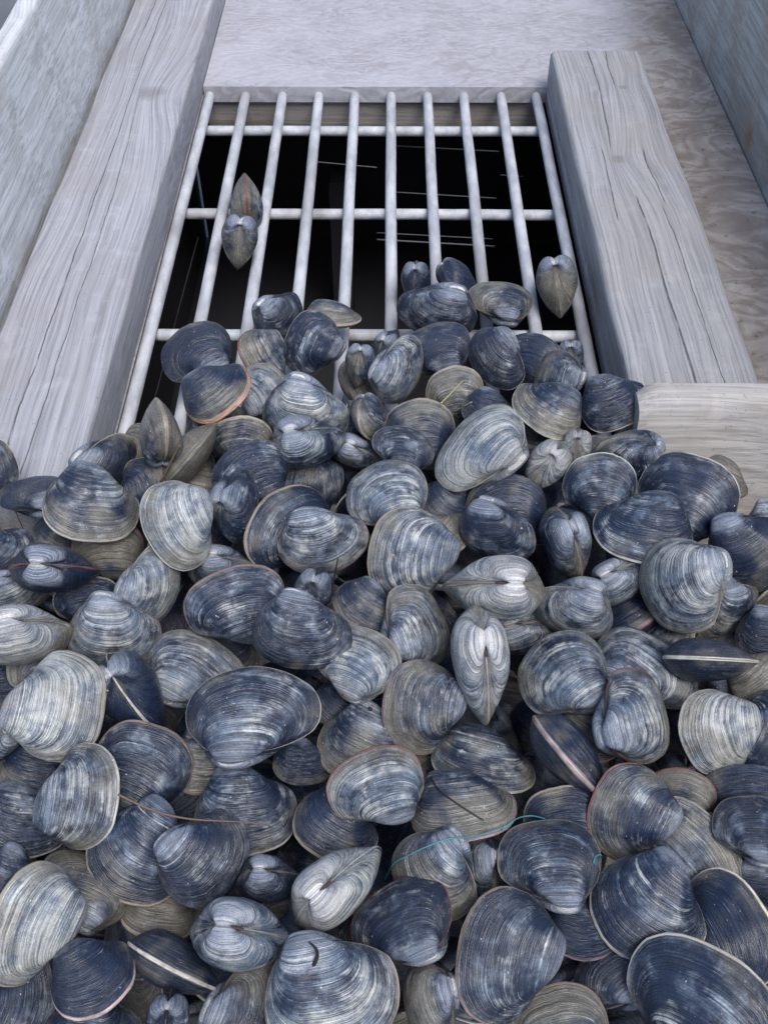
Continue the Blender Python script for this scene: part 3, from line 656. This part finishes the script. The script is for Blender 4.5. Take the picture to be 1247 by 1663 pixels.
ct = board('crate', *sorted([pitpt(535, 270, -.2)[0], pitpt(570, 270, -.2)[0]]), pitpt(520, 262, -.2)[1] - .06, pitpt(520, 262, -.2)[1], -.489, -.20, mbx, nlen=4)
tag(ct, 'barely visible dark block standing deep in the pit', 'block')

# ------------------------------------------------------------------ clam geometry
OUT = [(.03, 0), (.14, .002), (.265, -.010), (.40, -.036), (.52, -.095), (.61, -.195), (.655, -.34), (.635, -.51), (.535, -.67),
       (.365, -.78), (.15, -.84), (-.06, -.82), (-.215, -.745), (-.315, -.62), (-.355, -.47), (-.345, -.315), (-.29, -.18), (-.195, -.09), (-.08, -.03)]
def outline(n, var):
    P = np.array(OUT); m = len(P); out = []
    for k in range(n):
        t = k / n * m; i = int(t); f = t - i
        p0, p1, p2, p3 = P[(i - 1) % m], P[i % m], P[(i + 1) % m], P[(i + 2) % m]
        out.append(.5 * ((2 * p1) + (-p0 + p2) * f + (2 * p0 - 5 * p1 + 4 * p2 - p3) * f * f + (-p0 + 3 * p1 - 3 * p2 + p3) * f ** 3))
    o = np.array(out)
    for k in range(n):
        p = o[k]; q = mnoise.noise(Vector((p[0] * 2.2 + var[4] * 9, p[1] * 2.2, var[4]))) * .065 + mnoise.noise(Vector((p[0] * 14, p[1] * 14, var[4] * 3))) * .010
        o[k] = np.array([.14, -.3]) + (p - np.array([.14, -.3])) * (1 + q * min(1, -p[1] * 4))
    o[:, 0] += .08 * np.clip(-o[:, 1] / .16, 0, 1)
    o[:, 0] *= var[0]; o[:, 1] *= var[1]
    o[:, 1] = np.minimum(o[:, 1], 0)
    return o
VARS = [(1.0, .97, 1.24, .28, 1), (.95, 1.0, 1.30, .32, 2), (1.05, .92, 1.18, .24, 3), (1.0, .95, 1.35, .36, 4), (1.02, .99, 1.20, .20, 5), (1.08, .90, 1.28, .30, 6)]
WMUL = .81
CEN = np.array([.20, -.40, 0])
def valve_grid(var, side, nphi=72):
    o = outline(nphi, var); c = var[2]
    xs = np.concatenate([[0, .004, .010, .018], np.linspace(.03, 1.3, 40), np.linspace(1.36, 3.4, 20)])
    rs = random.Random(int(var[0] * 100 + var[2] * 1000))
    rows, ss = [], []
    # lip ring turned in towards the other valve
    rows.append(np.stack([o[:, 0] * .985, o[:, 1] * .985, np.full(nphi, .0006)], 1)); ss.append(1.0)
    ridges = [(rs.uniform(.25, .97), rs.uniform(.006, .014), rs.uniform(.002, .006)) for _ in range(16)]
    for x in xs:
        e = math.exp(-x); eu = math.exp(-.75 * x); th = c * x; psi = var[3] * x * .5
        u, v = o[:, 0], o[:, 1]
        U = eu * u; Vv = e * v * math.cos(th); W = e * np.abs(v) * math.sin(th)
        # fuller towards the two ends
        W += e * math.sin(min(th, math.pi * .6)) * .055 * np.sqrt(np.clip(np.abs(v) / .3, 0, 1))
        U, Vv = U * math.cos(psi) - Vv * math.sin(psi) * .6, Vv * math.cos(psi) + U * math.sin(psi) * .35 * min(1, x)
        k = 0
        for (r0, wd, hh) in ridges: k -= hh * math.exp(-((e - r0) / wd) ** 2)
        k *= min(1, x * 8)
        rad = 1 + k
        W = W * rad * WMUL + .0028
        if x < .02: W = W * 1.0 + .004 * math.sqrt(x / .02)
        else: W += .004
        rows.append(np.stack([U * rad, Vv * rad, W], 1)); ss.append(e)
    R = np.array(rows)
    # gentle lumps
    for i in range(R.shape[0]):
        for j in range(nphi):
            p = R[i, j]
            n = mnoise.noise(Vector((p[0] * 5 + var[0] * 50, p[1] * 5, var[2] * 40 + side * 3)))
            R[i, j, 2] += n * .012 * min(1, (1 - ss[i]) * 6)
    R = R - CEN
    R[:, :, 2] *= side
    return R, ss
def valve_mesh(var, side, idx):
    R, ss = valve_grid(var, side); nr, n, _ = R.shape
    V = R.reshape(-1, 3).tolist(); F, UV = [], []
    for i in range(nr - 1):
        for j in range(n):
            j2 = (j + 1) % n
            f = [i * n + j, i * n + j2, (i + 1) * n + j2, (i + 1) * n + j]
            uv = [(j / n, ss[i]), ((j + 1) / n, ss[i]), ((j + 1) / n, ss[i + 1]), (j / n, ss[i + 1])]
            if side > 0: f.reverse(); uv.reverse()
            F.append(f); UV += uv
    f = [(nr - 1) * n + j for j in range(n)]; uv = [(j / n, ss[-1]) for j in range(n)]
    if side < 0: f.reverse(); uv.reverse()
    F.append(f); UV += uv
    me = bpy.data.meshes.new('valve_%s_%d' % ('right' if side > 0 else 'left', idx))
    me.from_pydata(V, [], F); me.materials.append(M_SHELL)
    lay = me.uv_layers.new(name='growth')
    lay.data.foreach_set('uv', [c for p in UV for c in p])
    me.polygons.foreach_set('use_smooth', [True] * len(me.polygons)); me.update()
    # make sure faces look outwards
    i0 = me.polygons[len(me.polygons) // 3]
    tot = 0
    for p in list(me.polygons)[72 * 8:72 * 30:7]: tot += p.normal[2] * side
    if tot < 0: me.flip_normals()
    return me
def ligament_mesh(idx):
    V, F = [], []; n, m = 10, 14
    for i in range(m + 1):
        t = i / m; x = .03 + .25 * t
        r = .024 * math.sin(math.pi * min(1, .12 + t * .88)) ** .6 + .002
        yb = -.004 - .05 * t * t + .004
        for j in range(n):
            a = 2 * math.pi * j / n
            V.append((x - CEN[0], yb + r * math.cos(a) * .9 - CEN[1], r * .9 * math.sin(a)))
    for i in range(m):
        for j in range(n):
            F.append((i * n + j, i * n + (j + 1) % n, (i + 1) * n + (j + 1) % n, (i + 1) * n + j))
    F.append(tuple(range(n))[::-1]); F.append(tuple(m * n + j for j in range(n)))
    me = bpy.data.meshes.new('ligament_%d' % idx); me.from_pydata(V, [], F); me.materials.append(M_LIG)
    me.polygons.foreach_set('use_smooth', [True] * len(me.polygons)); me.update(); return me
MESH = []; SAMP = []; TF = []
GN = 40; GX0, GX1, GY0, GY1 = -.66, .66, -.58, .60
for k, var in enumerate(VARS):
    MESH.append((valve_mesh(var, 1, k), valve_mesh(var, -1, k), ligament_mesh(k)))
    R, ss = valve_grid(var, 1, 72)
    pts = R[1:44:4, ::6].reshape(-1, 3)
    pts = np.concatenate([pts, pts * [1, 1, -1]]); SAMP.append(pts)
    T = np.full((GN, GN), -1.0)
    allp = R[1:].reshape(-1, 3)
    gx = ((allp[:, 0] - GX0) / (GX1 - GX0) * (GN - 1)); gy = ((allp[:, 1] - GY0) / (GY1 - GY0) * (GN - 1))
    for a, b, wv in zip(gx, gy, allp[:, 2]):
        for aa in (int(a), int(a) + 1):
            for bb in (int(b), int(b) + 1):
                if 0 <= aa < GN and 0 <= bb < GN: T[aa, bb] = max(T[aa, bb], wv)
    TF.append(T)

# ------------------------------------------------------------------ the heap
def rotx(a): c, s = math.cos(a), math.sin(a); return np.array([[1, 0, 0], [0, c, -s], [0, s, c]])
def roty(a): c, s = math.cos(a), math.sin(a); return np.array([[c, 0, s], [0, 1, 0], [-s, 0, c]])
def rotz(a): c, s = math.cos(a), math.sin(a); return np.array([[c, -s, 0], [s, c, 0], [0, 0, 1]])
def orient(px, py, A, E, Rr, mir):
    """clam axes (u back, v to the beak, w out of the shown valve) -> world"""
    d = ray(px, py); d = d / np.linalg.norm(d)
    zc = -d; up = RC[:, 1] - zc * RC[:, 1].dot(zc); up /= np.linalg.norm(up)
    xc = np.cross(up, zc)
    V = np.stack([xc, up, zc], 1)
    r = math.radians
    m = np.diag([1, 1, 1]) if mir > 0 else np.diag([-1, 1, -1])     # look at the other valve
    return V @ rotz(-r(A)) @ rotx(r(E)) @ roty(r(Rr)) @ m
def surf(x, y):
    if y > .85: return .030
    t = min(1, (.85 - y) / .27)
    return .030 + .055 * t
def start(px, py):
    z = .05
    for _ in range(4):
        p = at_z(px, py, z); z = surf(p[0], p[1])
    return p
rng = random.Random(5)
items = []
for (px, py, maj, A, E, Rr, mir, lay, tone, rim, label) in CLAMS:
    if abs(Rr) < 30 and 0 <= E <= 20: E += 10
    var = rng.choice((0, 1, 2, 3, 4, 5)) if abs(Rr) < 80 else 1
    Q = orient(px, py, A, E, Rr, mir)
    p = start(px, py)
    items.append(dict(px=px, py=py, maj=maj, Q=Q, p=p, lay=lay, tone=tone, rim=rim, label=label, var=var, fill=False,
                      wedge=(abs(Rr) > 80 and p[1] > .8)))
FG = 'clams mostly hidden in the gaps of the heap'
for gy_ in range(18):
    for gx_ in range(11):
        px = -30 + gx_ * 130 + (gy_ % 2) * 65 + rng.uniform(-22, 22); py = 700 + gy_ * 62 + rng.uniform(-18, 18)
        if (py < 880 and px < 230) or (py < 760 and (px < 300 or px > 900)): continue
        if px > 1290 or px < -60: continue
        if py < 900 and px > 1120: continue
        z = -.022 if py > 900 else .010
        items.append(dict(px=px, py=py, maj=0, size=rng.uniform(.062, .074), Q=orient(px, py, rng.uniform(0, 360), rng.uniform(-60, 60), rng.uniform(-60, 60), 1),
                          p=at_z(px, py, z), lay=-3, tone=rng.choice('ddddm'), rim=rng.choice('nntw'), label=None, var=rng.randrange(6), fill=True, wedge=False))  # mostly dark tones: the shade of the gaps is put into the shell colour
# the heap goes on past the edges of the picture, down into the bin
for iz, zz in enumerate((.045, -.015)):
    for iy in range(9):
        for ix in range(13):
            P = np.array([-.335 + ix * .062 + (iy % 2) * .03 + rng.uniform(-.01, .01), .055 + iy * .056 + rng.uniform(-.01, .01), zz + rng.uniform(-.012, .012)])
            q = RC.T @ (P - CAM); px, py = CX + FPX * q[0] / -q[2], CY - FPX * q[1] / -q[2]
            if (-45 < px < 1292 and py < 1712) or P[0] > .40: continue
            items.append(dict(px=px, py=py, maj=0, size=rng.uniform(.066, .080), Q=orient(px, py, rng.uniform(0, 360), rng.uniform(-50, 50), rng.uniform(-50, 50), 1),
                              p=P, lay=-1 - iz, tone=rng.choice('dmslb'), rim=rng.choice('nntw'), label=None, var=rng.randrange(6), fill=True, out=True, wedge=False))
for it in items:
    d = ray(it['px'], it['py']); it['d'] = d
    it['t'] = (it['p'][2] - CAMH) / d[2]
    S3 = SAMP[it['var']] @ it['Q'].T
    it['S'] = S3
    if it['maj']:
        c2 = S3 @ RC[:, :2]                                  # in camera axes
        c2 = c2 - c2.mean(0)
        e = max((c2 @ np.array([math.cos(a), math.sin(a)])).ptp() for a in np.linspace(0, math.pi, 24)) if hasattr(c2, 'ptp') else \
            max(np.ptp(c2 @ np.array([math.cos(a), math.sin(a)])) for a in np.linspace(0, math.pi, 24))
        it['k'] = it['maj'] / FPX / e
        mid = S3 @ RC[:, :2]
        it['off'] = (mid.max(0) + mid.min(0)) / 2            # silhouette middle, unit size, camera axes
    else:
        it['k'] = None; it['off'] = np.zeros(2)
def place(it):
    sz = it['k'] * it['t'] if it['k'] else it['size']
    it['sz'] = sz
    c = CAM + it['d'] * it['t']
    it['c'] = c - RC[:, :2] @ it['off'] * sz
for it in items: place(it)
def lowest(it): return (it['S'][:, 2] * it['sz']).min() + it['c'][2]
N = len(items)
def floor_of(it):
    x, y = it['c'][0], it['c'][1]
    if it['wedge']: return -.030
    if y > .60: return .0045 if -.245 < x < .21 else (.058 if x < -.25 else .012)
    if x < -.25 and y > .53: return .055
    return -.149
t0 = [it['t'] for it in items]
def pen_into(i, j):
    """largest depth of i's surface points inside j"""
    a, b = items[i], items[j]
    P = (a['S'] * a['sz'] + a['c'] - b['c']) @ b['Q'] / b['sz']
    gx = (P[:, 0] - GX0) / (GX1 - GX0) * (GN - 1); gy = (P[:, 1] - GY0) / (GY1 - GY0) * (GN - 1)
    ok = (gx > 0) & (gx < GN - 1) & (gy > 0) & (gy < GN - 1)
    if not ok.any(): return 0.0
    T = TF[b['var']][gx[ok].astype(int), gy[ok].astype(int)]
    dd = (T - np.abs(P[ok, 2]))
    return max(0.0, dd.max()) * b['sz']
for rep in range(110):
    C = np.array([it['c'] for it in items]); worst = 0
    mv = np.zeros(N)
    for i in range(N):
        dist = np.linalg.norm(C[i + 1:] - C[i], axis=1)
        for j in (np.nonzero(dist < .085)[0] + i + 1):
            pen = max(pen_into(i, j), pen_into(j, i))
            if pen < .0045: continue
            worst = max(worst, pen)
            a, b = items[i], items[j]
            up, dn = (i, j) if (a['lay'], -a['t']) > (b['lay'], -b['t']) else (j, i)
            st = min(.004, (pen - .0045) * .5)
            mv[up] -= st * .55; mv[dn] += st * .75
    for i, it in enumerate(items):
        m = max(-.004, min(.004, mv[i]))
        it['t'] += m + (t0[i] - it['t']) * .02
        if not it['fill']: it['t'] = max(t0[i] - .055, min(t0[i] + .075, it['t']))
        place(it)
        lo = lowest(it) - floor_of(it)
        if lo < 0:
            it['t'] += lo / abs(it['d'][2]) * .8; place(it)
print('heap relaxed, worst overlap %.4f' % worst)

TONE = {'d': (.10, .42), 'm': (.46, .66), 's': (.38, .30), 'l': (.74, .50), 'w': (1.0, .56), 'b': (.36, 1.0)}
RIM = {'n': ((.16, .15, .13), .0), 't': ((.30, .26, .20), .030), 'w': ((.52, .51, .45), .016), 'W': ((.56, .53, .46), .020), 'y': ((.55, .52, .43), .024),
       'r': ((.20, .06, .05), .026), 'p': ((.18, .12, .135), .030), 'P': ((.44, .35, .34), .030), 'b': ((.22, .155, .125), .028), 'c': ((.33, .20, .14), .055)}
def make_clam(var):
    root = empty('clam')
    for me, nm in zip(MESH[var], ('valve', 'valve', 'ligament')):
        link(bpy.data.objects.new(nm, me), root)
    return root
protos = {}
def copy_clam(src):
    r = src.copy(); COL.objects.link(r)
    for ch in src.children:
        c = ch.copy(); COL.objects.link(c); c.parent = r
    return r
for it in items:
    if it['fill']:
        # left out when it could not be seen at all
        pass
    src = protos.get(it['var'])
    if src is None: o = protos[it['var']] = make_clam(it['var'])
    else: o = copy_clam(src)
    it['o'] = o
    mw = np.eye(4); mw[:3, :3] = it['Q'] * it['sz']; mw[:3, 3] = it['c']
    o.matrix_world = Matrix(mw.tolist())
    if it.get('out'): tag(o, 'clam in the part of the heap that runs on past the edge of the picture', 'clam', 'clams of the heap beyond the picture edge')
    elif it['fill']: tag(o, 'shade-darkened clam mostly hidden beneath others, glimpsed through a gap in the heap', 'clam', FG)
    else: tag(o, it['label'], 'clam', 'clams heaped over the grate')
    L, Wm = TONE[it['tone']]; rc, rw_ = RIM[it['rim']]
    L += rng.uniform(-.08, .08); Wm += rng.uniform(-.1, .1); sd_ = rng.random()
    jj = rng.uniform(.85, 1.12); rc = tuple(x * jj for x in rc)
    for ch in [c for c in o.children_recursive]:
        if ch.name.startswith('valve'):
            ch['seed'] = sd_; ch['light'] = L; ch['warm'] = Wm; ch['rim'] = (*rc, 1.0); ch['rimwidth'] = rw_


# ------------------------------------------------------------------ which hidden clams can be seen, and what each is called
bpy.context.view_layer.update()
dg = bpy.context.evaluated_depsgraph_get()
owner = {}
for it in items:
    for ch in it['o'].children: owner[ch.name] = it
    it['vis'] = 0; it['side'] = 0; it['vx'] = it['vy'] = 0.0
for dx, dy, dz, step in ((0, 0, 0, 7), (-.16, 0, .02, 16), (.16, 0, .02, 16), (0, -.06, .1, 16)):
    o0 = Vector(CAM) + Vector((dx, dy, dz))
    for py in range(420, 1663, step):
        for px in range(3, 1247, step):
            d = Vector(ray(px, py))
            tgt = Vector(CAM) + d * .65 if dx or dy or dz else None
            dd = (tgt - o0).normalized() if tgt is not None else d.normalized()
            ok, loc, nrm, idx, ob, mt = S.ray_cast(dg, o0, dd)
            if ok and ob.name in owner:
                it = owner[ob.name]
                if dx or dy or dz: it['side'] += 1
                else: it['vis'] += 1; it['vx'] += px; it['vy'] += py
used = set(); keep = []
tops = [it for it in items if not it['fill'] and it['vis'] > 14 and not it['label'].startswith(('dark clam', 'very dark', 'shaded', 'dusky', 'small brown', 'small dim', 'dim', 'small clam', 'tan clam', 'clam edge', 'clam rim', 'brown wrinkled'))]
for it in items:
    if not it['fill']:
        if it['vis'] < 6: print('LOW', it['vis'], it['label'])
        keep.append(it); continue
    if it['vis'] == 0 and it['side'] < 6 and not it.get('out'):
        for ch in list(it['o'].children): bpy.data.objects.remove(ch)
        bpy.data.objects.remove(it['o']); continue
    keep.append(it)
    if it['vis'] >= 2:
        it['o']['group'] = FG
        mx, my = it['vx'] / it['vis'], it['vy'] / it['vis']
        for nb in sorted(tops, key=lambda q: (q['px'] - mx) ** 2 + (q['py'] - my) ** 2)[:9]:
            ax, ay = mx - nb['px'], my - nb['py']
            side = ('left of' if ax < 0 else 'right of') if abs(ax) > abs(ay) else ('above' if ay < 0 else 'below')
            head = nb['label'].split(',')[0].split()
            cut = [i for i, w_ in enumerate(head) if w_ in ('above', 'below', 'behind', 'beside', 'between', 'under', 'at', 'against', 'in', 'by', 'cut', 'along', 'left', 'right', 'near') and i >= 4]
            if cut: head = head[:cut[0]]
            head = head[:10]
            while head and head[-1] in ('the', 'a', 'with', 'and', 'of', 'its', 'one', 'low', 'on', 'down', 'at', 'to', 'from', 'over', 'across', 'showing', 'rising', 'cream,', 'thin', 'deep', 'slanting', 'upper', 'lower', 'whitish', 'purple', 'ringed', 'large', 'big', 'two', 'wine-red', 'level', 'low', 'fine', 'white', 'navy', 'hidden', 'clear'): head.pop()
            lab = 'shaded clam in the gap ' + side + ' the ' + ' '.join(head)
            if lab not in used and len(lab.split()) <= 16:
                used.add(lab); it['o']['label'] = lab; break
print('clams kept', len(keep), 'fill', sum(i['fill'] for i in keep))
items = keep

# ------------------------------------------------------------------ scraps lying on the heap
bpy.context.view_layer.update()
dg = bpy.context.evaluated_depsgraph_get()
def hit(px, py, lift=.001):
    d = Vector(ray(px, py)); o = Vector(CAM)
    ok, loc, nrm, idx, ob, mt = S.ray_cast(dg, o, d.normalized())
    if not ok: return Vector(at_z(px, py, .05))
    return loc - d.normalized() * lift
def scrap(name, pix, r, mat, label, cat, lift=.0015, group=None):
    """soft thing draped over the heap: follows the surface, bridging the hollows"""
    q = []; n = len(pix); V2 = [np.array(p_, float) for p_ in pix]
    for i in range(n - 1):
        p0, p1, p2, p3 = V2[max(i - 1, 0)], V2[i], V2[i + 1], V2[min(i + 2, n - 1)]
        for k in range(10):
            f = k / 10
            q.append(.5 * ((2 * p1) + (p2 - p0) * f + (2 * p0 - 5 * p1 + 4 * p2 - p3) * f * f + (3 * p1 - p0 - 3 * p2 + p3) * f ** 3))
    q.append(V2[-1])
    D = [Vector(ray(*p_)) for p_ in q]
    t = [(hit(*p_, lift=0) - Vector(CAM)).length / d.length - lift for p_, d in zip(q, D)]
    lim = list(t)
    for it_ in range(60):
        s2 = list(t)
        for i in range(1, len(t) - 1): s2[i] = min(lim[i], (t[i - 1] + t[i + 1]) / 2 if (t[i - 1] + t[i + 1]) / 2 < t[i] else t[i])
        t = s2
    pts = [Vector(CAM) + d * tt for d, tt in zip(D, t)]
    return tube(name, pts, r, mat, label, cat, group)
m_straw = simple('yellow_straw', (.36, .33, .13), .5, nscale=200)
m_stem = simple('brown_stem', (.11, .07, .045), .6, nscale=200)
m_blk = simple('black_stick', (.012, .010, .014), .5, nscale=200)
m_teal = simple('teal_thread', (.05, .20, .22), .7, nscale=400)
def stick(name, pa, pb, da, db, r, mat, label, cat, bend=0.0):
    a = hit(*pa, .001); b = hit(*pb, .001)
    va = (Vector(CAM) - a).normalized(); vb = (Vector(CAM) - b).normalized()
    a = a + va * da; b = b + vb * db
    side = (b - a).cross(va).normalized() * bend
    pts = [a.lerp(b, i / 16) + side * math.sin(math.pi * i / 16) for i in range(17)]
    return tube(name, pts, r, mat, label, cat)
def laid(name, pa, pb, r, mat, label, cat, bend=0.0):
    """a stiff piece resting on whatever stands highest under it"""
    a, b = hit(*pa, 0), hit(*pb, 0); C0 = Vector(CAM); need = 0.0
    for i in range(25):
        f = i / 24; p = a.lerp(b, f); h = hit(pa[0] + (pb[0] - pa[0]) * f, pa[1] + (pb[1] - pa[1]) * f, 0)
        need = max(need, (p - C0).length - (h - C0).length)
    a += (C0 - a).normalized() * (need + .001); b += (C0 - b).normalized() * (need + .001)
    side = (b - a).cross(C0 - a).normalized() * bend
    return tube(name, [a.lerp(b, i / 20) + side * math.sin(math.pi * i / 20 * 1.5) for i in range(21)], r, mat, label, cat)
stick('straw', (716, 655), (752, 618), .002, .002, .0006, m_straw, 'yellow straw lying slanted over a green-grey ringed clam', 'straw')
stick('straw', (738, 668), (766, 653), .003, .003, .0006, m_straw, 'short yellow straw beside the slanted one, touching dark ringed clam', 'straw')
laid('stem', (192, 1290), (440, 1354), lambda t: .0008 - .0004 * t, m_stem,
     'long brown stem crossing from the navy white-specked clam to the level-ringed one', 'stem', .004)
stick('twig', (292, 722), (262, 782), .003, .003, .0010, m_stem, 'thin brown twig leaning across the slim brown clam at upper left', 'twig')
def upright(px0, py0, px1, py1, r, label, bend=0, rise=.0):
    a = hit(px0, py0, -.001); d = Vector(ray(px1, py1)); t = (a - Vector(CAM)).length / d.length
    b = Vector(CAM) + d * (t - rise)
    v = (Vector(CAM) - a).normalized(); side = (b - a).cross(v).normalized() * bend
    pts = [a.lerp(b, i / 16) + side * math.sin(math.pi * i / 16) for i in range(17)]
    return tube('stick', pts, lambda t: r * (1 - .6 * t), m_blk, label, 'stick')
upright(535, 976, 549, 906, .0012, 'thin black stick standing up between two smooth blue beaks', 0, .02)
upright(509, 1568, 502, 1530, .0013, 'short curved black stick on the shoulder of the huge beak-up clam', .003, .012)
stick('twig', (508, 1100), (602, 1152), .004, .002, .0012, m_blk, 'longer dark twig in the gap right of the largest clam', 'twig')
stick('twig', (512, 1102), (560, 1130), .007, .004, .0009, m_stem, 'thin paler twig beside the longer dark one in the gap', 'twig')
scrap('twig', [(700, 1262), (712, 1282), (735, 1300), (765, 1320), (785, 1332)], .0005, m_blk, 'dark hair-thin twig lying across the wide striped clam', 'twig', .0012)
scrap('thread', [(625, 1428), (640, 1402), (665, 1388), (700, 1372), (730, 1362), (770, 1358), (805, 1348), (838, 1334)], .00045, m_teal,
      'long teal thread draped over the white-tipped clam and the striped one', 'thread')
scrap('thread', [(815, 1348), (838, 1330), (862, 1325), (885, 1330)], .00045, m_teal, 'teal thread end curling over the bright concentric-ringed clam', 'thread')
scrap('thread', [(963, 1402), (966, 1392), (973, 1388), (980, 1392)], .00045, m_teal, 'tiny teal loop at the top of the yellow-lipped clam', 'thread')
# tiny mussel on the middle bars
mp = hit(560, 657, -.002)
V, F = [], []
for i in range(13):
    t = i / 12; r = math.sin(math.pi * t ** .75) * .0048 + .0002
    for j in range(12):
        a = 2 * math.pi * j / 12; V.append((r * .62 * math.cos(a), (t - .5) * .020, r * math.sin(a) + .001 * math.sin(t * 3)))
for i in range(12):
    for j in range(12): F.append((i * 12 + j, i * 12 + (j + 1) % 12, (i + 1) * 12 + (j + 1) % 12, (i + 1) * 12 + j))
F.append(tuple(range(12))[::-1]); F.append(tuple(12 * 12 + j for j in range(12)))
mo = mesh_obj('mussel', V, F, simple('mussel_shell', (.02, .025, .04), .3, nscale=100), None, True)
mo.location = mp; mo.rotation_euler = (.5, .4, .3)
tag(mo, 'tiny black mussel in the gap right of the large pale blue clam', 'mussel')
bpy.context.view_layer.update()
